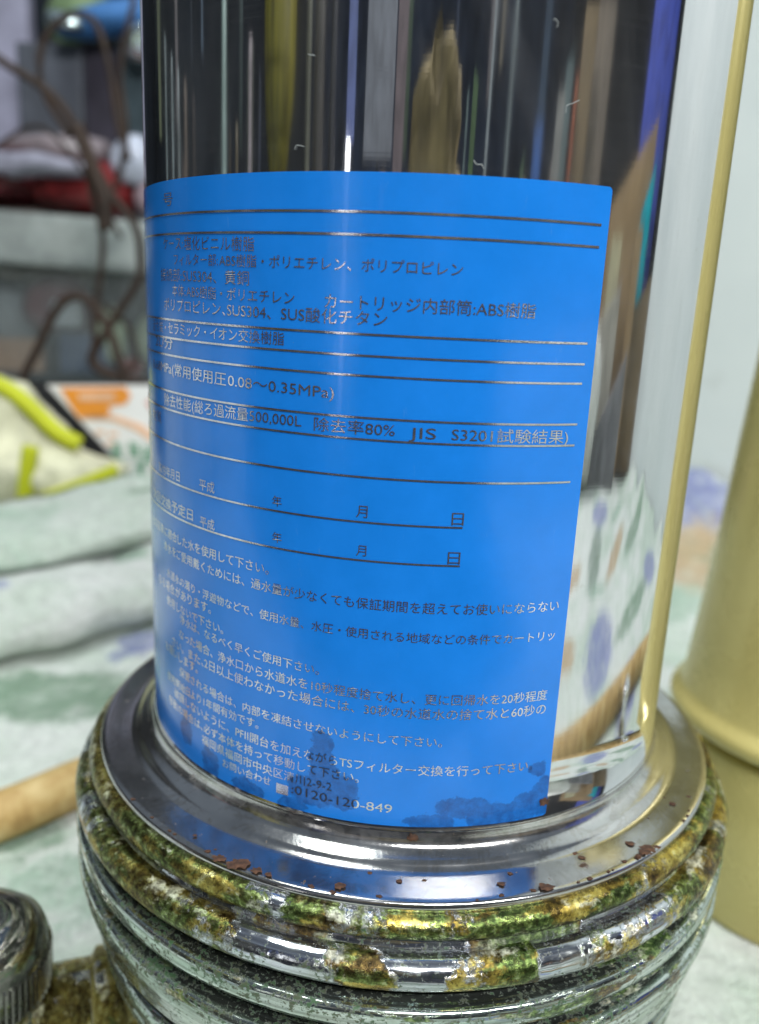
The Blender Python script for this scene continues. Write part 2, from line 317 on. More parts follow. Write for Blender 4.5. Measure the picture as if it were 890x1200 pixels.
def addbox(name, dims, mat, parent=None, smooth=False, **k):
    b, c = box(*dims, **k); return add(name, b, mat, parent, smooth or bool(k.get('lump')), c)
def polybag(name, outline, y, th, bulge=0., lean=0., n=1):
    """outline (x, z) closed, extruded in y about y, with an inflated face"""
    b = bmesh.new(); cx = sum(p[0] for p in outline)/len(outline); cz = sum(p[1] for p in outline)/len(outline)
    rings = []
    for (yy, sc) in ((th/2, .92), (th/2, 1), (-th/2, 1), (-th/2-bulge*.5, .85), (-th/2-bulge*.85, .55), (-th/2-bulge, .2)) if bulge else ((th/2, 1), (-th/2, 1)):
        rings.append([b.verts.new(Vector((cx+(x-cx)*sc, y+yy+lean*(z-cz), cz+(z-cz)*sc))*S) for x, z in outline])
    N = len(outline)
    for r0, r1 in zip(rings, rings[1:]):
        for i in range(N): b.faces.new((r0[i], r0[(i+1) % N], r1[(i+1) % N], r1[i]))
    b.faces.new(rings[0][::-1]); b.faces.new(rings[-1])
    bmesh.ops.recalc_face_normals(b, faces=b.faces); return b

# ------------------------------------------------------------------ setting
WALL_A, WALL_B = Vector((1.6, 11.7)), Vector((15.6, -.45)); WD = (WALL_B-WALL_A).normalized(); WN = Vector((WD.y, -WD.x))   # WN points to the room side
if WN.dot(Vector((0, 0))-WALL_A) < 0: WN = -WN
def wallmesh(a, b, z0, z1, th, nrm):
    vs = []
    for p in (a, b, b-nrm*th, a-nrm*th): vs += [(p.x, p.y, z0), (p.x, p.y, z1)]
    return mesh('wall', vs, [(0, 2, 3, 1), (2, 4, 5, 3), (4, 6, 7, 5), (6, 0, 1, 7), (1, 3, 5, 7), (0, 6, 4, 2)])
tag(add('wall', wallmesh(WALL_A, WALL_B, -3.3, 20, .6, WN), M_WALL, smooth=False), kind='structure')
M_TABLE = plain('dark_table_board', (.05, .045, .04), .5)
M_FLOOR = plain('dark_floor', (.035, .032, .03), .6)
M_DARK = plain('dark_room_paint', (.016, .022, .032), .9, var=.5, sc=.15)
M_DARKNAVY = plain('navy_room_paint', (.050, .068, .115), .9, var=.6, sc=.25)
tag(addbox('table', (-18, 15.5, -4.9, 19, -3.75, -3.27), M_TABLE), kind='structure')
tag(addbox('side_table', (4.6, 15.5, -15, -4.92, -3.75, -3.27), M_TABLE), 'dark side table holding a heap of white cloth mirrored right of the label', 'table')
tag(addbox('floor', (-34, 34, -34, 34, -14.4, -14), M_FLOOR, bev=0), kind='structure')
tag(addbox('back_wall', (-34, 34, 24, 24.6, -14, 20), M_DARK, bev=0), kind='structure')
tag(addbox('side_wall', (-30.6, -30, -30, 24, -14, 20), M_DARK, bev=0), kind='structure')
tag(addbox('far_wall', (-34, 34, -30.6, -30, -14, 20), M_DARKNAVY, bev=0), kind='structure')
tag(addbox('end_wall', (30, 30.6, -30, 24, -14, 20), M_DARK, bev=0), kind='structure')

# ------------------------------------------------------------------ towel on the table
def towel():
    x0, x1, y0, y1, st = -11, 15, -14.0, 11.5, .1
    nx, ny = int((x1-x0)/st), int((y1-y0)/st); vs, idx, fs = [], {}, []
    for j in range(ny+1):
        for i in range(nx+1):
            x, y = x0+i*st, y0+j*st
            dw = (Vector((x, y))-WALL_A).dot(WN)
            edge = (-4.6 if x < 4.9 else -4.6-8.5*min(1, (x-4.9)*1.2))+.35*noise.noise(Vector((x*.5, 3, 0)))
            if dw < .02 or y < edge: continue
            z = -3.17+.05*noise.noise(Vector((x*.8, y*.8, 0)))+.07*noise.noise(Vector((x*.35, y*.35, 5)))+.015*noise.noise(Vector((x*5, y*5, 2)))
            z += .85*math.exp(-((x-4.1)**2+(y-9.0)**2)/1.6)
            z += .5*math.exp(-(dw/.7)**2)*(.5+noise.noise(Vector((x*.9, y*.9, 9))))
            if y < edge+.4: z -= .05*(edge+.4-y)
            idx[i, j] = len(vs); vs.append((x, y, z))
    for j in range(ny):
        for i in range(nx):
            q = [(i, j), (i+1, j), (i+1, j+1), (i, j+1)]
            if all(k in idx for k in q): fs.append(tuple(idx[k] for k in q))
    o = add('towel', mesh('towel', vs, fs), M_TOWEL)
    sol = o.modifiers.new('thickness', 'SOLIDIFY'); sol.thickness = .04*S; sol.offset = -1
    return tag(o, 'pale green terry towel printed with leaves and flowers spread flat under everything', 'towel')
towel()
def fold(name, A, B, nrm, h, z0, depth, mat, parent, seed):
    """a rolled towel fold: rounded nose along A-B, body running back along nrm"""
    prof = [(.30, 0), (.12, .06*h), (-.06, .30*h), (-.07, .5*h), (.05, .78*h), (.25, .93*h), (.5, h), (1.0, h*1.02), (1.6, h*.98), (depth*.85, h*.9), (depth, h*.6), (depth+.1, 0)]
    n = 90; vs, fs = [], []
    A, B = Vector(A), Vector(B); L = (B-A).length
    fine = []
    for i in range(len(prof)-1):
        for j in range(4): u = j/4; fine.append((prof[i][0]+(prof[i+1][0]-prof[i][0])*u, prof[i][1]+(prof[i+1][1]-prof[i][1])*u))
    fine.append(prof[-1]); m_ = len(fine)
    for i in range(n+1):
        p = A+(B-A)*i/n; s = i/n*L
        w1 = .22*noise.noise(Vector((s*.6, seed, 0)))+.07*noise.noise(Vector((s*2.3, seed, 3))); hh = 1+.22*noise.noise(Vector((s*.5, seed, 7)))
        for (d, z) in fine:
            q = p+nrm*(d+w1)
            vs.append((q.x, q.y, z0+z*hh+(.07*noise.noise(Vector((s*2, d*3, seed)))+.10*noise.noise(Vector((s*.8, d*4, seed+3))))*min(1, z*4)))
    for i in range(n):
        for j in range(m_-1): fs.append((i*m_+j, i*m_+j+1, (i+1)*m_+j+1, (i+1)*m_+j))
    fs.append(tuple(range(m_))[::-1]); fs.append(tuple(n*m_+j for j in range(m_)))
    b = bmesh.new(); b.from_mesh(mesh(name, vs, fs)); bmesh.ops.recalc_face_normals(b, faces=b.faces)
    return add(name, b, mat, parent)
ft = empty('folded_towel', (-4.5, 4.5, -3.18), 'thick folded pale green towel lying in two layers behind the blue label on the left', 'folded towel')
fd = Vector((.68, .733)); fn = Vector((-.733, .68))
a0 = Vector((-3.4, 3.5))
fold('lower_fold', a0-fd*5, a0+fd*5.5, fn, .60, -3.18, 3.6, M_FOLD, ft, 1)
a1 = a0+fn*.75+fd*.1
fold('upper_fold', a1-fd*4.8, a1+fd*5.2, fn, .40, -2.60, 1.7, M_FOLD2, ft, 4)

# ------------------------------------------------------------------ the filter housing
F_ = empty('water_filter', (0, 0, -3.2), 'mirror steel water filter housing with blue Japanese data label and crusted clamp rings', 'water filter')
body = add('steel_shell', lathe('steel_shell', [(1, 3.4), (1, 1.2), (1, .2), (1, -.6), (1, -1.2), (1, -1.405)]+arc(1.055, -1.425, .055, 160, 268, 10)[0:], 360), M_STEEL, F_)
# flared foot, bead and flat flange plate
pl = [(1.001, -1.40), (1.003, -1.425), (1.012, -1.446), (1.03, -1.462), (1.05, -1.468), (1.066, -1.478), (1.075, -1.488), (1.10, -1.492), (1.14, -1.494), (1.18, -1.497), (1.196, -1.498), (1.203, -1.502), (1.206, -1.512), (1.206, -1.528), (1.20, -1.534), (1.12, -1.536)]
add('flange_plate', lathe('flange_plate', pl, 360), M_PLATE, F_)
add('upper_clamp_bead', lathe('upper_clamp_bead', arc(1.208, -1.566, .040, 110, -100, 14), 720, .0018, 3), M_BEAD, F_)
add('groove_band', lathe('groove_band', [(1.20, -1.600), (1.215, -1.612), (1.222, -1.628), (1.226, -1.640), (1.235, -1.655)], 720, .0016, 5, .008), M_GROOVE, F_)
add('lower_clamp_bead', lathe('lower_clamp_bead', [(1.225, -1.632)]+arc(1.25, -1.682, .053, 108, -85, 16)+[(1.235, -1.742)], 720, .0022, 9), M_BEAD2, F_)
add('seam', lathe('seam', [(1.26, -1.738), (1.195, -1.745), (1.19, -1.79), (1.26, -1.795)], 360, .002, 12, .01), M_DARKGAP, F_)
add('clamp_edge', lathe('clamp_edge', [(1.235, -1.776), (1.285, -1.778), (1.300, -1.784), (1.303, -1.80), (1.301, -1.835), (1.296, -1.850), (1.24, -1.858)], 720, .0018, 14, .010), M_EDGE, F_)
add('seam', lathe('seam', [(1.25, -1.855), (1.18, -1.865), (1.175, -1.922), (1.25, -1.935)], 360, .002, 22, .01), M_DARKGAP, F_)
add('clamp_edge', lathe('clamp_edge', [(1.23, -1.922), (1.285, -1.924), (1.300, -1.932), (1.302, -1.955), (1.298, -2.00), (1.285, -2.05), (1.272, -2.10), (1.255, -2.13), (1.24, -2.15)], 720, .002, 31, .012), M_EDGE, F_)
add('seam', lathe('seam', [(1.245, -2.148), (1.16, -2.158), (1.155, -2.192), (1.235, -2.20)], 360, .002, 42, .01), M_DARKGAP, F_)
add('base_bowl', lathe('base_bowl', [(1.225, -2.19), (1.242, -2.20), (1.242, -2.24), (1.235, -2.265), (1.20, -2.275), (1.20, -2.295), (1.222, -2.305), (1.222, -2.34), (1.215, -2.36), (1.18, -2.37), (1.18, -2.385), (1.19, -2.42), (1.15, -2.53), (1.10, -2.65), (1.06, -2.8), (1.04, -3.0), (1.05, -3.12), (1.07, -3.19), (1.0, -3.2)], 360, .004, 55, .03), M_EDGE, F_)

# label
def sheet(name, s0, s1, z0, z1, r, ns, nz=1, corner=0):
    vs, fs, uv = [], [], []
    for j in range(nz+1):
        for i in range(ns+1):
            s = s0+(s1-s0)*i/ns; z = z0+(z1-z0)*j/nz
            vs.append((r*math.sin(s), -r*math.cos(s), z)); uv.append((s, z))
    for j in range(nz):
        for i in range(ns): a = j*(ns+1)+i; fs.append((a, a+1, a+ns+2, a+ns+1))
    return mesh(name, vs, fs, uv)
def label_mesh():
    s0, s1, z0, z1, r, c = -1.95, .487, -1.392, .4583, 1.0016, .012
    cols = [s0+(s1-c-s0)*i/150 for i in range(151)]+[s1-c+c*math.sin(math.radians(a)) for a in (22, 45, 67, 90)]
    vs, fs, uv = [], [], []
    nz = 24
    for s in cols:
        cut = 0 if s <= s1-c else c-math.sqrt(max(c*c-(s-(s1-c))**2, 0))
        lo = z0+.0008*math.sin(s*9)+cut
        for rr, zz in [(1.0, lo), (r, lo)]+[(r, lo+(z1-cut-lo)*j/nz) for j in range(nz+1)]+[(r, z1-cut), (1.0, z1-cut)]:
            vs.append((rr*math.sin(s), -rr*math.cos(s), zz)); uv.append((s, zz))
    K = nz+5
    for i in range(len(cols)-1):
        for j in range(K-1):
            if j in (1, K-3): continue
            a = i*K+j; fs.append((a, a+K, a+K+1, a+1))
    return mesh('data_label', vs, fs, uv)
LB = add('data_label', label_mesh(), M_LABEL, F_)
LB['label'] = 'bright blue printed sheet with silver lettering and dark damp stains along its foot'

ROWS = [
('', '型　　　号', -1.2394, -0.8472, 0.385, 0.385),
('ケース:', '塩化ビニル樹脂', -0.7817, -0.4830, 0.2597, 0.2570),
('フィルター部:', 'ABS樹脂・ポリエチレン、ポリプロピレン', -0.6134, 0.0920, 0.2162, 0.2139),
('接続部:', 'SUS304、黄銅', -0.7914, -0.5006, 0.1697, 0.1681),
('本体:', 'ABS樹脂・ポリエチレン', -0.7707, -0.3528, 0.1273, 0.1234),
('', 'カートリッジ内部筒:ABS樹脂', -0.2658, 0.2929, 0.1191, 0.1170),
('ポリプロピレン、', 'SUS304、SUS酸化チタン', -0.5827, -0.0947, 0.0816, 0.0792),
('活性炭・セラミック・イ', 'オン交換樹脂', -0.6166, -0.3821, 0.0149, 0.0149),
('', '2L/分', -1.0193, -0.8622, -0.0320, -0.0320),
('0.68MPa(常用使用圧', '0.08～0.35MPa)', -0.5785, -0.2310, -0.1136, -0.1185),
('除去性能', '(総ろ過流量500,000L', -0.7465, -0.3242, -0.2080, -0.2036),
('', '除去率80%', -0.2866, -0.0606, -0.2080, -0.2080),
('', 'JIS', -0.0225, 0.0499, -0.2110, -0.2110),
('', 'S3201試験結果)', 0.0912, 0.4257, -0.2107, -0.2143),
('', '材質', -1.08, -0.97, -0.2750, -0.2750),
('', '取付年月日', -1.0092, -0.8274, -0.4400, -0.4400),
('', '平成', -0.7111, -0.6373, -0.4395, -0.4395),
('', '年', -0.4131, -0.3816, -0.4370, -0.4370),
('', '月', -0.1567, -0.1248, -0.4375, -0.4375),
('', '日', 0.1067, 0.1400, -0.4440, -0.4440),
('次回', '交換予定日', -0.9928, -0.7483, -0.5495, -0.5495),
('', '平成', -0.7090, -0.6379, -0.5550, -0.5550),
('', '年', -0.4113, -0.3795, -0.5445, -0.5445),
('', '月', -0.1524, -0.1235, -0.5480, -0.5480),
('', '日', 0.1030, 0.1377, -0.5565, -0.5565),
('水質基準に適合', 'した水を使用して下さい。', -0.8486, -0.4222, -0.6479, -0.6475),
('浄水を', 'ご愛用戴くためには、通水量が少なくても保証期間を超えてお使いにならない', -0.8579, 0.4526, -0.6994, -0.7075),
('水道水の', '濁り・浮遊物などで、使用水量、水圧・使用される地域などの条件でカートリッ', -0.8027, 0.4491, -0.7867, -0.7988),
('なる場合', 'があります。', -0.8718, -0.6568, -0.8347, -0.8309),
('使用し', 'ないで下さい。', -0.8347, -0.5994, -0.8837, -0.8815),
('浄', '水は、なるべく早くご使用下さい。', -0.8008, -0.2508, -0.9178, -0.9284),
('なっ', 'た場合、浄水口から水道水を10秒程度捨て水し、更に回帰水を20秒程度', -0.7739, 0.4438, -0.9742, -0.9912),
('さい。また、', '2日以上使わなかった場合には、30秒の水道水の捨て水と60秒の', -0.6918, 0.4439, -1.0235, -1.0380),
('お願い', 'します。', -0.8528, -0.7292, -1.0597, -1.0590),
('保管', 'される場合は、内部を凍結させないようにして下さい。', -0.7723, 0.1237, -1.1097, -1.1229),
('使用開始日', 'より1年間有効です。', -0.7733, -0.4533, -1.1617, -1.1567),
('破損しない', 'ように、PFⅡ開台を加えながらTSフィルター交換を行って下さい。', -0.6975, 0.4180, -1.2073, -1.2220),
('移動の場合は、', '必ず本体を持って移動して下さい。', -0.6980, -0.1171, -1.2545, -1.2596),
('', '福岡県福岡市中央区清川2-9-2', -0.7080, -0.1995, -1.3000, -1.3039),
('', 'お問い合わせ', -0.6028, -0.4048, -1.3403, -1.3380),
('', ':0120-120-849', -0.3302, -0.0125, -1.3424, -1.3528),
]
RT = 1.0034
def flat_text(body, bold=0.):
    cu = bpy.data.curves.new('lettering', 'FONT'); cu.body = body; cu.size = 1; cu.resolution_u = 3
    o = bpy.data.objects.new('lettering', cu); C.objects.link(o)
    bpy.context.view_layer.update()
    dg = bpy.context.evaluated_depsgraph_get(); me = bpy.data.meshes.new_from_object(o.evaluated_get(dg))
    bpy.data.objects.remove(o); bpy.data.curves.remove(cu); return me
def bend(me, sx, sy, s_left, zfun, x0=0.):
    ul = me.uv_layers[0] if me.uv_layers else me.uv_layers.new(name='UVMap')
    b = bmesh.new(); b.from_mesh(me); bmesh.ops.triangulate(b, faces=b.faces); b.to_mesh(me); b.free()
    co = []
    for v in me.vertices:
        s = s_left+(v.co.x-x0)*sx; z = zfun(s)+v.co.y*sy; co.append((s, z)); v.co = Vector((RT*math.sin(s), -RT*math.cos(s), z))*S
    ul = me.uv_layers[0]
    for lp in me.loops: ul.data[lp.index].uv = co[lp.vertex_index]
    me.materials.clear(); me.update()
def put_text(pre, body, s0, s1, z0, z1, bold=.012):
    me = flat_text(body, bold); xs = [v.co.x for v in me.vertices]; x0, x1 = min(xs), max(xs)
    sx = (s1-s0)/(x1-x0); sy = min(max(sx, .034), .043)*.97
    zf = lambda s: z0+(z1-z0)*(s-s0)/(s1-s0)+.12*sy
    bend(me, sx, sy, s0, zf, x0); add('printed_text', me, M_INK, LB, smooth=False)
    if pre:
        mp = flat_text(pre, bold); xs = [v.co.x for v in mp.vertices]; p0, p1 = min(xs), max(xs)
        bend(mp, sx, sy, s0-(p1-p0+.14)*sx, zf, p0); add('printed_text', mp, M_INK, LB, smooth=False)
for r_ in ROWS: put_text(*r_, bold=.020 if r_[1].startswith((':0120', '福岡')) else .002)
add('phone_mark', sheet('phone_mark', -.384, -.342, -1.352, -1.318, RT, 6), M_INK, LB)
for (z, s1, w_) in ((.363, .4618, .0062), (.3077, .4618, .0062), (.0593, .457, .0058), (.0042, .455, .0055), (-.0481, .453, .0055), (-.1595, .451, .0055), (-.218, .449, .0055), (-.3219, .448, .0055), (-.4488, .1382, .0052), (-.5593, .1382, .0052)):
    add('ruled_line', sheet('ruled_line', -1.36, s1, z-w_/2, z+w_/2, RT, 110), M_INK, LB)

# lint and rust flakes
def on_cyl(s, z, r=1.003): return Vector((r*math.sin(s), -r*math.cos(s), z))
for (s, z, sc) in ((.318, .60, .030), (-.365, .50, .018), (.09, .50, .020), (-.31, .72, .010), (.27, .83, .014)):
    pts = []; a = random.uniform(0, 6.28); px, pz = s, z
    for i in range(4): a += random.uniform(-1.3, 1.3); px += .6*sc*math.cos(a); pz += .6*sc*math.sin(a); pts.append(on_cyl(px, pz, 1.004))
    add('lint', tube('lint', pts, .0007, 5, 4), M_LINT, F_)
def blob(name, pos, n_, rad, mat, parent, flat=.35, seed=0):
    b = bmesh.new(); bmesh.ops.create_icosphere(b, subdivisions=3, radius=1)
    nn = Vector(n_).normalized(); q = nn.to_track_quat('Z', 'Y').to_matrix()
    for v in b.verts:
        k = 1+1.1*noise.noise(v.co*1.9+Vector((seed*3.1, 0, 0)))+.4*noise.noise(v.co*5+Vector((0, seed*2.3, 0))); c = Vector((v.co.x*k, v.co.y*k*.7, v.co.z*flat)); v.co = (q @ c)*rad*S
    return add(name, b, mat, parent, False, pos)
for i, (x, y, r_) in enumerate([(-.401, -1.12, .018), (-.36, -1.135, .012), (.055, -1.02, .016), (.66, -.80, .020), (.69, -.78, .012), (.75, -.86, .012), (.62, -.84, .010), (.783, -.90, .016), (.80, -.88, .026), (.83, -.87, .012), (.76, -.92, .010),
                              (.30, -1.02, .012), (.32, -1.10, .010), (.56, -.93, .012), (.58, -.95, .009), (.45, -1.10, .018), (.95, -.62, .012), (-.15, -1.16, .012), (.02, -1.12, .008), (-.62, -.98, .008), (.35, -1.05, .007), (.52, -.90, .008), (-.46, -1.10, .024), (-.52, -1.08, .016)]):
    blob('rust_flake', (x, y, -1.4905), (0, 0, 1), r_*random.uniform(.7, 1.2), M_RUST, F_, .12, i)
rf = random.Random(5)
for i in range(34):
    a = rf.uniform(-2.4, -.5); rr = rf.choice((1.185, 1.19, 1.195, rf.uniform(1.08, 1.18)))
    blob('rust_flake', (rr*math.cos(a), rr*math.sin(a), -1.4955 if rr > 1.12 else -1.4915), (0, 0, 1), rf.uniform(.003, .008), M_RUST, F_, .2, 50+i)
blob('rust_flake', on_cyl(.475, -1.345, 1.004), on_cyl(.475, 0), .016, M_RUST, F_, .2, 31)
blob('rust_flake', on_cyl(.055, -1.425, 1.008), on_cyl(.055, 0), .014, M_RUST, F_, .3, 33)

# outlet stub and knurled valve knob
KX, KY = -1.56, -.60
kd = Vector((KX, KY, 0)).normalized(); ps = Vector((0, 0, -2.74))
def along(a, b, prof, name, n=64):
    """lathe about the axis a->b; prof is (r, t) with t in units along it"""
    d = (b-a).normalized(); q = d.to_track_quat('Z', 'X').to_matrix(); vs, fs, uv = [], [], []
    ln = 0
    for i, (r, t_) in enumerate(prof):
        if i: ln += math.dist(prof[i-1], prof[i])
        for k in range(n+1):
            an = 2*math.pi*k/n; rr = r*(1+.03*noise.noise(Vector((math.cos(an)*3, math.sin(an)*3, t_*6))))
            vs.append(a+q @ Vector((rr*math.cos(an), rr*math.sin(an), t_))); uv.append((an*r, ln))
    for i in range(len(prof)-1):
        for k in range(n): c = i*(n+1)+k; fs.append((c, c+1, c+n+2, c+n+1))
    return mesh(name, vs, fs, uv)
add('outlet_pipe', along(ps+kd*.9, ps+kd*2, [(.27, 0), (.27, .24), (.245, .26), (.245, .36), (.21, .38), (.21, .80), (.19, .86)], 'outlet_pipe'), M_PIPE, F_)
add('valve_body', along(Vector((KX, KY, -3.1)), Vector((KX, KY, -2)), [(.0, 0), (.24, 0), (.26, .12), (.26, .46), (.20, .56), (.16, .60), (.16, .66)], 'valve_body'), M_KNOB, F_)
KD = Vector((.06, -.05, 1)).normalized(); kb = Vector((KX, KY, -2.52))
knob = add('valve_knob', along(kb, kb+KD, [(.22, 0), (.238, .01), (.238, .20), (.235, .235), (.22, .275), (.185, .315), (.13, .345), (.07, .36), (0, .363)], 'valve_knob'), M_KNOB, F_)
rb = bmesh.new(); kq = KD.to_track_quat('Z', 'X').to_matrix(); NR = 64
for k in range(NR):
    a = 2*math.pi*k/NR; vs = []
    for z in (.012, .195):
        for (rr, da) in ((.234, -.030), (.250, -.012), (.250, .012), (.234, .030)):
            zz = z+(.012 if rr > .24 and z < .1 else -.012 if rr > .24 else 0)
            vs.append(rb.verts.new((kb+kq @ Vector((rr*math.cos(a+da), rr*math.sin(a+da), zz)))*S))
    for i in range(3): rb.faces.new((vs[i], vs[i+1], vs[i+5], vs[i+4]))
    rb.faces.new(vs[0:4][::-1]); rb.faces.new(vs[4:8])
ri = add('knurled_ribs', rb, M_KNOB, knob, False); ri.location = Vector((0, 0, 0)); ri['kind'] = 'stuff'

# ------------------------------------------------------------------ gold canister
G = empty('gold_canister', (2.47, 1.39, -3.2), 'tapered gold painted canister standing at the right edge behind the filter', 'canister')
def gl(name, prof): return add(name, lathe(name, prof, 200), M_GOLD, G, True, (2.47, 1.39, 0))
gl('lower_body', [(.0, -3.19), (.78, -3.19), (.80, -3.17), (.80, -2.22), (.795, -2.20), (.77, -2.19), (.5, -2.19)])
gl('upper_body', [(.5, -2.13), (.70, -2.14), (.82, -2.14), (.85, -2.125), (.86, -2.10), (.862, -2.07), (.845, -2.04), (.815, -2.02), (.795, -1.98), (.775, -1.75), (.722, -1.175), (.683, -.569), (.647, -.04), (.60, .9), (.56, 2.0), (.5, 2.5), (.3, 2.65), (0, 2.68)])

# ------------------------------------------------------------------ hoses
t = NT('tan_rubber_hose'); v = t.coord(); t.bsdf(t.ramp(t.noise(v, 5, 6, .65), [(.3, (.26, .15, .045)), (.5, (.45, .30, .11)), (.7, (.60, .46, .22))]), .55, 0., t.bump(t.noise(v, 14, 5), .25, .002)); M_HOSE = t.m
tag(add('hose', tube('hose', [(-7.5, .2, -3.05), (-4.5, .25, -3.05), (-3.1, .65, -3.04), (-2.45, 1.12, -3.02), (-1.9, 1.75, -3.02), (-1.1, 2.2, -3.0), (0, 2.3, -3.0), (.9, 2.1, -3.02)], .155, 20, 8, .05), M_HOSE),
    'tan rubber hose coming in from the left edge over the towel behind the filter', 'hose')
tag(add('hose', tube('hose', [(2.0, -4.2, -3.0), (2.7, -3.0, -3.0), (3.3, -2.14, -3.0), (4.05, -1.2, -3.0), (4.65, -.19, -3.0), (5.0, .8, -3.0), (5.15, 1.9, -3.0), (4.9, 3.1, -3.0), (4.2, 3.9, -3.0)], .19, 20, 8, .05), M_HOSE),
    'tan hose seen mirrored in the steel right of the blue label', 'hose')

t = NT('bright_chrome'); t.bsdf((.8, .8, .8), .08, 1.); M_CHROME = t.m
HF = empty('hose_fitting', (4.15, .45, -3.1), 'small chrome hose fitting mirrored beside the foot of the steel', 'fitting')
add('collar', along(Vector((4.15, .45, -3.1)), Vector((4.15, .45, -2)), [(0, 0), (.14, 0), (.14, .12), (.10, .14), (.10, .34), (.16, .36), (.16, .46), (.08, .5), (0, .5)], 'collar'), M_CHROME, HF)
add('nozzle', tube('nozzle', [(4.15, .45, -2.75), (4.35, .3, -2.7), (4.6, .25, -2.8)], .09, 14), M_HOSE, HF)
# ------------------------------------------------------------------ left background
def bagpt(px): return px
M_CREAM = plain('cream_quilted_fabric', (.64, .63, .47), .9, var=.32, sc=1.6, bump=.4, bsc=8)
M_YELLOW = plain('yellow_piping', (.52, .56, .01), .6, var=.08)
B = empty('fabric_bag', (-5.9, 8.6, -3.1), 'cream fabric bag edged with bright yellow piping at the left edge', 'bag')
ol = [(-8.6, -1.6), (-7.2, -1.25), (-6.3, -1.15), (-5.65, -1.28), (-5.3, -1.75), (-4.95, -2.08), (-4.15, -2.42), (-4.4, -2.85), (-5.2, -3.12), (-6.3, -3.2), (-8.2, -3.2)]
bg = polybag('bag_panel', ol, 8.5, .3, .35, .15); bmesh.ops.subdivide_edges(bg, edges=bg.edges, cuts=4, use_grid_fill=True); bmesh.ops.triangulate(bg, faces=bg.faces)
for v in bg.verts: q = v.co/S; v.co += Vector((0, .22*noise.noise(q*1.4)+.10*noise.noise(q*3.5), .08*noise.noise(q*2)))*S
add('bag_panel', bg, M_CREAM, B)
add('piping', tube('piping', [(-8.6, 8.3, -1.58), (-7.2, 8.3, -1.25), (-6.3, 8.28, -1.18), (-5.65, 8.25, -1.38), (-5.05, 8.2, -1.88), (-4.72, 8.2, -2.05)], lambda u: .12, 8), M_YELLOW, B)
add('piping', tube('piping', [(-4.15, 8.1, -2.35), (-4.5, 7.95, -2.52), (-4.9, 7.9, -2.7), (-5.3, 7.9, -2.85)], .09, 8), M_YELLOW, B)
add('piping', tube('piping', [(-5.25, 7.85, -2.05), (-5.33, 7.82, -2.5), (-5.4, 7.82, -3.0)], .11, 8), M_YELLOW, B)

FL = empty('flyer', (-3.9, 8.9, -3.0), 'white printed leaflet with orange banner and green letters leaning behind the yellow edged bag', 'leaflet')
M_PAPER = plain('white_gloss_paper', (.82, .82, .83), .35, var=.04)
M_OR = plain('orange_ink', (.80, .30, .04), .4, var=.1); M_GR = plain('green_ink', (.05, .30, .16), .4, var=.15); M_RD = plain('red_ink', (.66, .10, .07), .4, var=.25); M_PK = plain('pink_ink', (.72, .42, .38), .4, var=.15); M_PP = plain('peach_ink', (.80, .50, .33), .4)
fo = [(-5.45, -1.33), (-3.2, -1.22), (-3.2, -2.78), (-4.1, -2.75)]
add('paper_sheet', polybag('paper_sheet', fo, 8.9, .03), M_PAPER, FL, False)
def ink(name, o, mat, parent=FL): return add(name, polybag(name, o, 8.875, .012), mat, parent, False)
ink('orange_banner', [(-5.25, -1.36), (-4.28, -1.30), (-4.2, -1.42), (-4.28, -1.55), (-4.55, -1.60), (-4.5, -1.68), (-4.62, -1.76), (-5.0, -1.77), (-5.1, -1.62)], M_OR)
bl = add('banner_letters', polybag('banner_letters', [(-4.98, -1.42), (-4.45, -1.39), (-4.43, -1.50), (-4.96, -1.53)], 8.862, .008), M_PP, FL, False)
ink('red_picture', [(-4.0, -1.5), (-3.75, -1.38), (-3.2, -1.36), (-3.2, -2.0), (-3.55, -1.85), (-3.9, -1.62)], M_PK)
add('red_picture', polybag('red_picture', [(-3.85, -1.70), (-3.55, -1.78), (-3.45, -1.98), (-3.6, -1.95)], 8.86, .008), M_RD, FL, False)
ink('red_picture', [(-3.72, -2.1), (-3.58, -2.02), (-3.3, -2.1), (-3.3, -2.36), (-3.6, -2.32)], M_RD)
ink('peach_curve', [(-5.0, -1.81), (-4.5, -1.80), (-4.15, -1.92), (-3.85, -2.12), (-3.72, -2.1), (-4.05, -1.84), (-4.45, -1.72), (-4.9, -1.75)], M_PP)
for k, (gx, gz) in enumerate([(-4.45, -2.24), (-4.2, -2.22), (-4.0, -2.28), (-4.35, -2.52), (-4.1, -2.50), (-3.85, -2.5), (-3.6, -2.48)]):
    b = bmesh.new()
    for i in range(4):
        bb = polybag('x', [(gx+random.uniform(-.1, 0), gz+.06*i-.1), (gx+random.uniform(.03, .12), gz+.06*i-.12), (gx+.1, gz+.06*i-.085), (gx-.06, gz+.06*i-.07)], 8.875, .012); me = bpy.data.meshes.new('x'); bb.to_mesh(me); bb.free(); b.from_mesh(me)
    add('green_letter', b, M_GR, FL, False)
for (rx, rz) in ((-4.75, -1.97), (-4.55, -1.98), (-4.6, -2.12)): ink('fine_print', [(rx, rz), (rx+.14, rz+.01), (rx+.14, rz-.04), (rx, rz-.05)], M_PP)

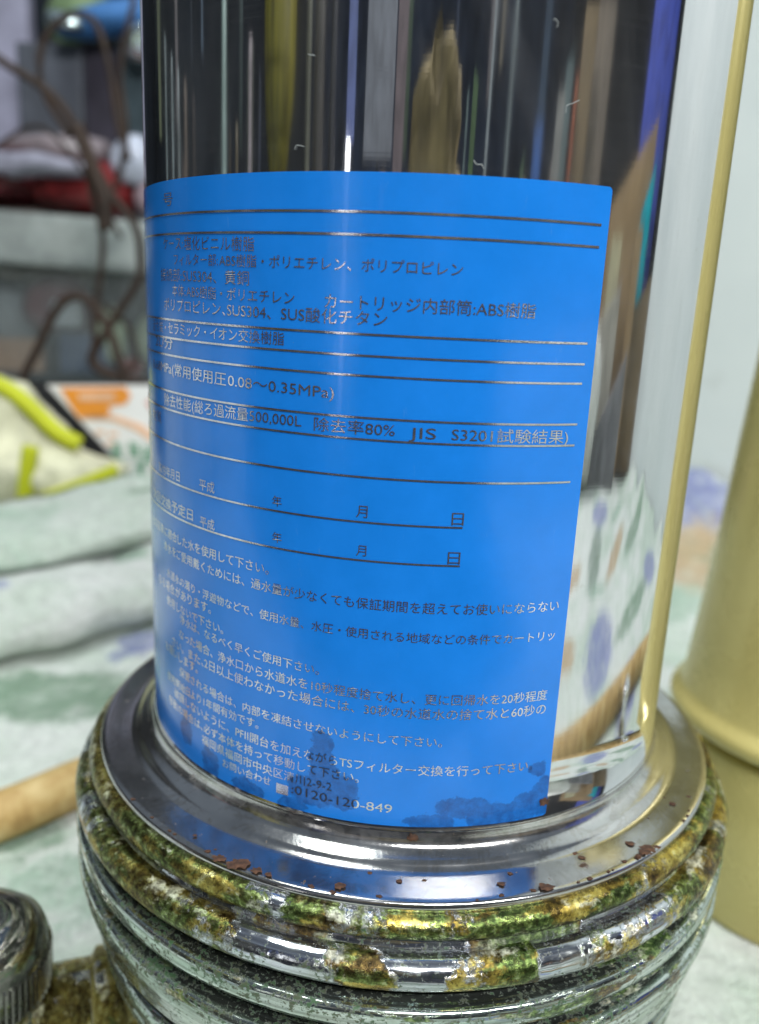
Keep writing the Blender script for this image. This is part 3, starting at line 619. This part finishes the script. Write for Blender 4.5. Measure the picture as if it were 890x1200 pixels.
# clear storage bin
t = NT('cloudy_clear_plastic'); v = t.coord()
tr = t.n('ShaderNodeBsdfTransparent'); tr.inputs[0].default_value = (.90, .93, .93, 1)
pb = t.bsdf(t.ramp(t.noise(v, .7, 5), [(.3, (.22, .25, .26)), (.7, (.40, .43, .44))]), .25, 0.)
mx = t.n('ShaderNodeMixShader'); t.l(t.ramp(t.noise(v, .5, 5), [(.35, .10), (.7, .32)]), mx.inputs[0]); t.l(tr.outputs[0], mx.inputs[1]); t.l(pb.outputs[0], mx.inputs[2]); t.l(mx.outputs[0], t.out.inputs[0]); M_CLEAR = t.m
t = NT('milky_plastic_rim'); v = t.coord(); tr = t.n('ShaderNodeBsdfTransparent'); pb = t.bsdf(t.ramp(t.noise(v, .9, 5), [(.35, (.26, .30, .30)), (.65, (.52, .57, .56))]), .3)
mx = t.n('ShaderNodeMixShader'); t.l(t.ramp(t.noise(v, .6, 5), [(.4, .45), (.6, .85)]), mx.inputs[0]); t.l(tr.outputs[0], mx.inputs[1]); t.l(pb.outputs[0], mx.inputs[2]); t.l(mx.outputs[0], t.out.inputs[0]); M_RIM = t.m
BN = empty('storage_bin', (-9, 14.5, -1.7), 'cloudy clear plastic storage bin full of odds and ends behind the bag', 'storage bin')
add('bin_wall', box(-13.5, -3.6, 13.0, 13.08, -1.75, 1.35, .02)[0], M_CLEAR, BN, False, (-8.55, 13.04, -.2))
add('bin_wall', box(-13.5, -3.6, 17, 17.08, -1.75, 1.35, .02)[0], M_CLEAR, BN, False, (-8.55, 17.04, -.2))
add('bin_wall', box(-3.6, -3.52, 13.0, 17.08, -1.75, 1.35, .02)[0], M_CLEAR, BN, False, (-3.5, 15.04, -.2))
add('bin_floor', box(-13.5, -3.6, 13.0, 17, -1.8, -1.72, .02)[0], M_CLEAR, BN, False, (-8.55, 15.04, -1.78))
rim = add('bin_rim', box(0, 10.3, 0, .35, 0, .95, .12)[0], M_RIM, BN, False, (-8.5, 12.9, .92)); 
for o_ in [rim]: o_.rotation_euler = (0, math.radians(2.2), 0)
tag(addbox('low_crate', (-14, -3, 12.7, 18, -3.25, -1.85), plain('dark_crate_plastic', (.02, .02, .022), .6), bev=.1), 'dark crate under the clear storage bin', 'crate')
def thing(name, dims, col, label, cat, rough=.6, group=None, **k):
    mt = col if isinstance(col, bpy.types.Material) else plain(name+'_surface', col, rough, var=k.pop('var', .3), sc=k.pop('sc', 1.2))
    return tag(addbox(name, dims, mt, **k), label, cat, group)
thing('packet', (-6.55, -5.95, 13.4, 13.9, -1.4, -.3), (.62, .70, .45), 'pale green packet at the front of the clear bin', 'packet', lump=.06)
thing('packet', (-5.75, -4.4, 13.4, 14.2, -1.5, -.35), (.60, .66, .48), 'wide pale packet beside the filter inside the clear bin', 'packet', lump=.08)
thing('pouch', (-8.0, -6.7, 13.4, 14.4, -.9, .25), (.20, .07, .08), 'dark maroon pouch in the middle of the clear bin', 'pouch', lump=.12)
thing('pouch', (-9.9, -7.9, 13.5, 15.0, -1.6, .1), (.25, .26, .28), 'grey pouch leaning at the left end of the clear bin', 'pouch', lump=.12)
thing('carton', (-6.7, -5.3, 14.5, 15.3, -.5, .5), (.10, .09, .10), 'dark carton near the top of the clear bin', 'carton', rot=12)
thing('cloth', (-9.5, -6.6, 14.2, 16.2, .0, .75), (.60, .52, .44), 'crumpled beige cloth lying on top inside the clear bin', 'cloth', lump=.2)
thing('tin', (-5.3, -4.3, 13.6, 14.4, -.3, .45), (.6, .3, .28), 'dusty pink tin under the rim of the clear bin', 'tin', bev=.15, seg=3)
thing('carton', (-7.2, -6.2, 13.4, 14, -1.65, -.85), (.06, .10, .22), 'small dark blue carton low in the clear bin', 'carton', rot=-8)
thing('sachet', (-5.9, -5.5, 13.25, 13.4, -1.6, -1.25), (.35, .06, .05), 'small red sachet low in the clear bin', 'sachet', lump=.04)
thing('pouch', (-8.9, -6.9, 13.5, 14.2, .55, 1.5), (.16, .12, .11), 'dark brown pouch pressed behind the milky rim of the bin', 'pouch', lump=.12)
thing('packet', (-6.7, -5.2, 13.6, 14.4, .7, 1.5), (.40, .42, .50), 'pale grey packet pressed behind the milky rim near the steel edge', 'packet', lump=.12)
thing('carton', (-8.6, -7.6, 13.3, 13.9, -1.65, -1.0), (.42, .22, .12), 'faded orange carton low at the left of the clear bin', 'carton', rot=14)
thing('tin', (-7.3, -6.7, 13.25, 13.6, -.75, -.2), (.55, .55, .58), 'small whitish tin in the middle of the clear bin', 'tin', bev=.15, seg=3)
# things heaped over the bin
M_REDW = plain('red_wrapped_plastic', (.19, .02, .022), .3, var=.5, sc=2.5, bump=.6, bsc=3)
thing('red_bundle', (-7.6, -5.6, 12.9, 15, 1.35, 2.3), M_REDW, 'red plastic wrapped bundle on the rim of the bin behind the cable', 'bundle', lump=.25)
thing('red_bundle', (-9.8, -7.5, 13.2, 15.2, 1.5, 2.5), plain('maroon_plastic', (.16, .03, .04), .2, var=.5, sc=2, bump=.6, bsc=3), 'maroon plastic wrapped bundle at the left end of the bin', 'bundle', lump=.25)
thing('plastic_sheet', (-9.0, -6.1, 12.6, 13.2, 2.0, 2.35), plain('lilac_film', (.30, .30, .38), .3, var=.3, sc=3, bump=.7, bsc=4), 'strip of crumpled lilac white plastic film across the red bundles', 'plastic sheet', lump=.15)
thing('plastic_sheet', (-8.5, -6.2, 13.6, 14.8, 2.35, 2.9), plain('pinkish_film', (.26, .22, .24), .25, var=.3, sc=2, bump=.7, bsc=4), 'dull pinkish plastic film heaped below the dark box', 'plastic sheet', lump=.2)
thing('packet', (-6.0, -5.2, 13, 13.8, 1.95, 2.75), plain('white_film', (.50, .54, .66), .2, var=.3, sc=3, bump=.6, bsc=4), 'bluish white plastic packet next to the steel edge above the bin', 'packet', lump=.15)
thing('packet', (-5.6, -4.4, 13, 14.2, 1.25, 2.2), plain('mauve_film', (.36, .28, .32), .25, var=.3, sc=3, bump=.6, bsc=4), 'mauve plastic packet tucked against the steel edge above the bin', 'packet', lump=.15)
thing('dark_box', (-9.0, -7.6, 16, 18, 2.75, 5.0), (.075, .085, .11), 'slate grey box standing behind the cables', 'box', bev=.08, rot=4)
thing('dark_box', (-7.6, -6.6, 16.2, 18, 2.9, 5.1), (.045, .04, .06), 'narrow dark purple box beside the slate grey box', 'box', bev=.08, rot=-5)
thing('dark_box', (-6.7, -5.6, 15.8, 18, 2.7, 5.0), (.06, .085, .10), 'dark teal box wrapped in glossy film near the steel edge', 'box', rough=.2, bev=.1, sc=3)
thing('shelf_unit', (-9.6, -3.0, 15.6, 19.0, -3.25, 2.72), (.03, .03, .035), 'black low cabinet behind the storage bin', 'cabinet', bev=.08)
thing('standing_panel', (-11.5, -9.1, 17.0, 17.4, -3.25, 9), (.34, .34, .46), 'pale lilac standing panel at the far left edge', 'panel')
thing('green_pack', (-8.5, -7.2, 16.4, 17.4, 5.0, 6.3), (.16, .24, .12), 'green pack on top of the slate grey box', 'pack', lump=.12)
thing('tarp', (-8.0, -4.4, 15.2, 16.2, 5.2, 5.75), (.06, .20, .50), 'blue plastic sheet along the top left corner', 'plastic sheet', lump=.12, tilt=(0, -9))
thing('foil_bag', (-6.45, -5.6, 15.0, 15.6, 4.55, 5.2), plain('crumpled_foil', (.75, .85, .86), .12, .9, var=.1, bump=1., bsc=3), 'crumpled silver foil bag under the blue sheet', 'foil bag', lump=.38, tilt=(0, 35))
thing('foil_bag', (-7.8, -7.2, 15.0, 15.5, 5.0, 5.4), plain('crumpled_foil_dull', (.6, .72, .74), .2, .9, var=.1, bump=1., bsc=3), 'small scrap of silver foil by the green pack', 'foil scrap', lump=.15)
# cables
M_CABLE = plain('brown_cable', (.030, .016, .010), .7, var=.4)
y = 10.5
def cable(pts, r, label, g='brown cables hanging over the storage bin'):
    P = [(p[0], y+(p[2] if len(p) > 2 else 0), p[1]) for p in pts]
    tag(add('cable', tube('cable', P, r, 8), M_CABLE), label, 'cable', g)
cable([(-7.6, 4.0), (-6.63, 3.35), (-5.87, 2.9), (-5.45, 2.35), (-5.25, 1.95), (-4.95, 1.45), (-4.62, 1.05), (-4.55, .6), (-4.60, .19), (-5.0, -.4), (-5.4, -1.0), (-5.35, -1.2), (-5.1, -1.32), (-4.6, -1.4), (-3.6, -1.45)], .065, 'thick brown cable falling from the left edge to behind the steel housing')
cable([(-6.61, -1.7), (-6.55, -1.4), (-6.3, -.95), (-6.05, -.47), (-5.8, -.15), (-5.54, -.08), (-5.27, -.3), (-5.05, -.7), (-4.9, -1.2), (-4.7, -1.5), (-4.2, -1.55)], .075, 'brown cable arching like a bridge in front of the clear bin')
cable([(-5.35, 1.9), (-5.3, 1.5), (-5.15, .9), (-5.2, .3), (-5.3, -.3), (-5.35, -.8), (-5.3, -1.15), (-4.9, -1.35)], .05, 'brown cable dropping straight down in the middle of the bundle')
cable([(-5.6, 2.3), (-6.0, 3.0), (-5.95, 3.6), (-5.55, 3.98), (-5.15, 3.9), (-4.95, 3.3), (-4.85, 2.6), (-4.7, 2.0)], .055, 'dark cable looped upward into an arch at the top left')
cable([(-5.45, 2.45, -.1), (-5.2, 1.8, -.1), (-5.05, 1.35, -.1), (-5.08, .95, -.1)], .115, 'thick taped stretch of brown cable where the bundle crosses')

cable([(-5.3, -.2, .3), (-4.9, -.5, .3), (-4.75, -1.0, .3), (-4.95, -1.3, .3), (-5.3, -1.25, .3)], .04, 'thin brown cable curling in a small loop at the foot of the bundle')
cable([(-4.62, .3, .2), (-4.9, -.2, .2), (-5.3, -.8, .2), (-5.45, -1.1, .2), (-5.2, -1.35, .2)], .05, 'brown cable slanting down left from the steel edge to the loop')
cable([(-7.4, 2.2, 1), (-6.6, 2.6, 1), (-6.1, 2.3, 1), (-5.6, 1.6, 1), (-5.2, .9, 1)], .035, 'thin dark lead crossing the red bundles toward the cable bundle')
cable([(-5.1, 1.6, .5), (-4.9, 2.4, .5), (-4.95, 3.4, .5), (-4.7, 4.4, .5)], .05, 'dark cable rising steeply beside the foil bag')
# ------------------------------------------------------------------ what the steel mirrors: right of and behind the camera
def polar(az, dist): a = math.radians(az); return Vector((.4+dist*math.sin(a), -.8+dist*math.cos(a)))
def standing(name, az0, az1, dist, z0, z1, col, label, cat, th=.25, top=None, rough=.6, group=None, mat=None, d1=None):
    """upright board between two bearings, its upper edge running from z1 to top"""
    a, b = polar(az0, dist), polar(az1, d1 or dist); n_ = Vector((-(b-a).y, (b-a).x)).normalized()
    if n_.dot(a) < 0: n_ = -n_
    tp = top if top is not None else z1; vs = []
    for p, zt in ((a, z1), (b, tp), (b+n_*th, tp), (a+n_*th, z1)): vs += [(p.x, p.y, z0), (p.x, p.y, zt)]
    bm = bmesh.new(); bm.from_mesh(mesh(name, vs, [(0, 2, 3, 1), (2, 4, 5, 3), (4, 6, 7, 5), (6, 0, 1, 7), (1, 3, 5, 7), (0, 6, 4, 2)])); bmesh.ops.recalc_face_normals(bm, faces=bm.faces)
    bmesh.ops.bevel(bm, geom=bm.edges[:], offset=.03*S, segments=1, affect='EDGES')
    return tag(add(name, bm, mat or plain(name+'_surface', col, rough, var=.3), smooth=False), label, cat, group)
M_HEAP = plain('off_white_heaped_cloth', (.66, .66, .62), .9, var=.25, sc=.8, bump=.5, bsc=2)
for k, (az, dd, sz, zt, lb) in enumerate(((146, 13.5, 1.7, -.75, 'farthest'), (137, 12.5, 1.9, -.6, 'third'), (127, 13.2, 1.9, -.35, 'second'), (117, 13.6, 1.8, -.2, 'nearest'))):
    p = polar(az, dd); b_, c_ = box(-sz, sz, -1.2, 1.2, -3.4, zt, lump=.35, rot=-az)
    tag(add('heaped_cloth', b_, M_HEAP, None, True, (p.x, p.y, (-3.4+zt)/2)), 'crumpled off-white cloth, %s from the label edge in the mirrored row on the side table' % lb, 'cloth', 'crumpled white cloths on the side table')
for k, (az, dd, sz, zt, lb) in enumerate(((-66, 13, 1.7, -.2, 'farthest left'), (-84, 13.5, 1.9, -.35, 'middle'), (-101, 13, 1.6, -.25, 'rightmost'))):
    p = polar(az, dd); b_, c_ = box(-sz, sz, -1.3, 1.3, -3.25, zt, bev=.15, rot=-az, seg=3)
    tag(add('foam_box', b_, plain('foam_box_surface', (.62, .66, .68), .7, var=.1), None, True, (p.x, p.y, (-3.25+zt)/2)), 'pale foam box mirrored faintly along the left rim of the label, %s of three' % lb, 'box', 'pale foam boxes on the left')
M_CARD = plain('brown_cardboard', (.30, .20, .095), .7, var=.15, sc=.8)
M_CARD2 = plain('dark_cardboard', (.16, .115, .06), .7, var=.15, sc=.8)
standing('blue_screen', 91, 103, 19, -3.2, 12, (.04, .07, .42), 'tall blue panel mirrored in the right side of the steel', 'panel')
standing('cardboard', 95, 113, 17.5, -3.2, 4.0, 0, 'large brown cardboard sheet mirrored beside the label corner', 'cardboard', top=2.2, mat=M_CARD)
standing('cardboard', 86, 97, 15.6, -3.2, 1.0, 0, 'narrow dark cardboard sheet mirrored under the cyan cloth', 'cardboard', top=.1, mat=M_CARD2)
standing('cardboard', 96.5, 99.5, 15.0, -3.2, 1.6, 0, 'slim cardboard edge strip mirrored beside the cyan cloth', 'cardboard', mat=M_CARD)
standing('cyan_cloth', 93.5, 98.5, 16.4, .2, 3.0, (.0, .34, .42), 'cyan cloth strip mirrored above the cardboard', 'cloth', top=2.0, rough=.35)
standing('grey_wedge', 97, 110, 13.6, -3.2, -.6, (.16, .16, .17), 'grey wedge shaped block mirrored above the towel', 'block', top=-2.2)
standing('white_wrap', 104, 117, 15.2, -3.2, .6, (.40, .38, .33), 'crumpled off-white wrapping mirrored beside the label edge', 'wrapping', top=-.5, rough=.4)
standing('cream_bag', 106, 111, 16.2, -3.2, 1.5, (.48, .45, .28), 'cream paper bag mirrored at the label corner', 'bag')
# shelf of goods behind the camera
standing('cardboard', 126, 131, 19, -4, 6.6, 0, 'upright cardboard strip mirrored at the top beside the orange strip', 'cardboard', mat=M_CARD2)
standing('dark_board', 119, 126, 20, -4, 7, (.15, .12, .09), 'dark brown board mirrored left of the blue panel', 'board')
standing('orange_strip', 131.5, 132.2, 18.5, 2.2, 5, (.45, .13, .06), 'thin orange strip mirrored in the steel', 'strip')
standing('grey_book', 135.5, 138.5, 18.5, 1.8, 4.7, (.20, .20, .19), 'grey book spine mirrored in the steel', 'book')
standing('blue_book', 143, 146, 18.5, 1.9, 4.0, (.03, .10, .32), 'blue book spine mirrored in the steel', 'book')
standing('grey_book', 147.5, 149.5, 18.5, 1.8, 2.8, (.22, .22, .16), 'short tan book spine mirrored in the steel', 'book')
standing('green_box', 127, 152, 17.5, -4, 1.75, (.03, .055, .04), 'dark green box mirrored just above the label', 'box', top=1.9)
standing('green_pole', 155, 156, 18, -4, 8, (.14, .17, .18), 'slim grey pole mirrored right of the tan sack', 'pole')
standing('pale_pole', 162.5, 163.2, 18, -4, 9, (.30, .34, .36), 'slim pale pole mirrored right of the tan sack', 'pole')
standing('grey_curtain', 196, 206, 19, 3.2, 9, (.16, .17, .20), 'grey curtain mirrored right of the bright lamp', 'curtain')
standing('mauve_curtain', 192, 195.5, 19, 2.5, 9, (.13, .10, .11), 'mauve curtain strip mirrored beside the grey curtain', 'curtain')
standing('blue_strip', 209.5, 212.5, 18.6, 3.45, 9, (.10, .13, .30), 'bluish strip mirrored above the bright lamp', 'strip')
M_STAND_IN = plain('stand_in_tan', (.17, .13, .06), .9, var=.5, sc=1.0, bump=.8, bsc=2)
p = polar(181.5, 11.5); b_, c_ = box(-1.75, 1.6, -.9, .9, -2.4, 1.6, lump=.75)
tag(add('photographer_stand_in', b_, M_STAND_IN, None, True, (p.x, p.y, 1.6)), 'lumpy tan sack standing in for the photographer, mirrored in the middle of the steel', 'figure')  # tan lump put in place of the photographer's blurred reflection
t = NT('olive_cloth'); v = t.coord(); t.bsdf(t.ramp(t.noise(t.coord(scale=(3/S, 3/S, .3/S)), 1, 4), [(.3, (.06, .05, .0)), (.7, (.24, .21, .01))]), .6); M_OLIVE = t.m
a = polar(-121.5, 14)
tag(add('olive_cloth', tube('olive_cloth', [(a.x, a.y, -1.5), (a.x, a.y, 1.2), (a.x, a.y, 2.6), (a.x+.1, a.y, 4.2), (a.x, a.y, 9)], lambda u: .25+1.25*math.sin(min(1, max(0, u-.2)*1.6)*math.pi/2), 16, 14, 0), M_OLIVE), 'hanging yellow olive cloth mirrored left of the bright lamp', 'cloth')
def pole(az, dist, z0, z1, r, col, label, cat='pole', name='pole', em=0, kk=.3):
    a = polar(az, dist)
    if em:
        t = NT(name+'_glow'); e = t.n('ShaderNodeEmission'); e.inputs[0].default_value = (*col, 1); e.inputs[1].default_value = em; t.l(e.outputs[0], t.out.inputs[0]); mt = t.m
    else: mt = plain(name+'_surface', col, kk)
    return tag(add(name, tube(name, [(a.x, a.y, z0), (a.x, a.y, (z0+z1)/2), (a.x, a.y, z1)], r, 12), mt), label, cat)
pole(-148.5, 18, -2.5, 3.35, .24, (1, 1, 1), 'lit tube lamp mirrored as a white streak above the label', 'lamp', 'tube_lamp', 5)
pole(-161, 16, 1.75, 2.35, .26, (1, .78, .55), 'small warm lamp mirrored beside the white streak', 'lamp', 'warm_lamp', 1.2)
pole(-98, 14, 1.2, 5.2, .28, (.26, .34, .32), 'pale tube mirrored left of the olive cloth')
pole(-98, 14.2, 5.2, 8, .16, (.4, .02, .06), 'red stick mirrored at the very top left', 'stick', 'stick')
for az, z1, r_, cc in ((-63, 4.3, .10, (.30, .36, .37)), (-68, 4.0, .12, (.36, .42, .44)), (-72.5, 3.8, .10, (.40, .45, .46)), (-77, 3.6, .22, (.15, .12, .10)), (-82, 3.4, .10, (.10, .08, .07)), (-110, 4.4, .25, (.40, .34, .36)), (-104, 3.0, .15, (.12, .10, .07)), (-137, 7, .5, (.06, .055, .05)), (-142, 7, .3, (.03, .03, .035)), (-133, 6.5, .22, (.14, .14, .11))):
    pole(az, 15, -3, z1, r_, cc, {-63: 'thin grey rod mirrored nearest the left steel edge', -68: 'pale rod second from the left steel edge in the reflection', -72.5: 'pale rod third from the left steel edge in the reflection', -77: 'thick brown rod mirrored on the left', -82: 'thin dark rod mirrored right of the brown rod', -110: 'pinkish white rod mirrored left of the olive cloth', -104: 'short olive brown rod mirrored next to the pale tube', -137: 'broad charcoal roll mirrored left of the lamp', -142: 'black roll mirrored just left of the lamp', -133: 'grey green rod mirrored on the right of the olive cloth'}[az])

# dim clutter on the shelves behind the camera: upright strips, rods and packages of every height
rc = random.Random(11)
CL = [((.05, .06, .07), 'slate'), ((.10, .08, .06), 'brown'), ((.14, .15, .16), 'grey'), ((.03, .05, .09), 'navy'), ((.08, .09, .06), 'moss'), ((.17, .14, .12), 'taupe')]
spans = [(-56, -100, 9), (-101, -118, 4), (-132, -147, 4), (-154, -178, 6), (178, 152, 6), (150, 120, 6)]
sides = {-56: 'left of the pale tube', -101: 'between pale tube and olive cloth', -132: 'between olive cloth and white lamp', -154: 'between white lamp and tan sack', 178: 'right of the tan sack', 150: 'above the label corner'}
for (a_, b_, n_) in spans:
    for i in range(n_):
        az = a_+(b_-a_)*(i+rc.uniform(.1, .9))/n_; wd = rc.choice((.5, .9, 1.6, 2.6)); hb = rc.uniform(1.5, 6.5); cl, nm = rc.choice(CL); up = rc.random() < .35
        z0_, z1_ = ((hb, 9) if up else (-3, hb))
        pos = ('first', 'second', 'third', 'fourth', 'fifth', 'sixth', 'seventh', 'eighth', 'ninth')[i]
        side = sides[a_]
        standing('package', az, az+wd, rc.uniform(19.5, 23), z0_, z1_, tuple(c*rc.uniform(.7, 1.3) for c in cl),
            'dim %s package, %s from the left mirrored %s' % (nm, pos, side), 'package', top=(z1_+rc.uniform(-.8, .8)) if not up else z1_, group='dim packages mirrored %s' % side)
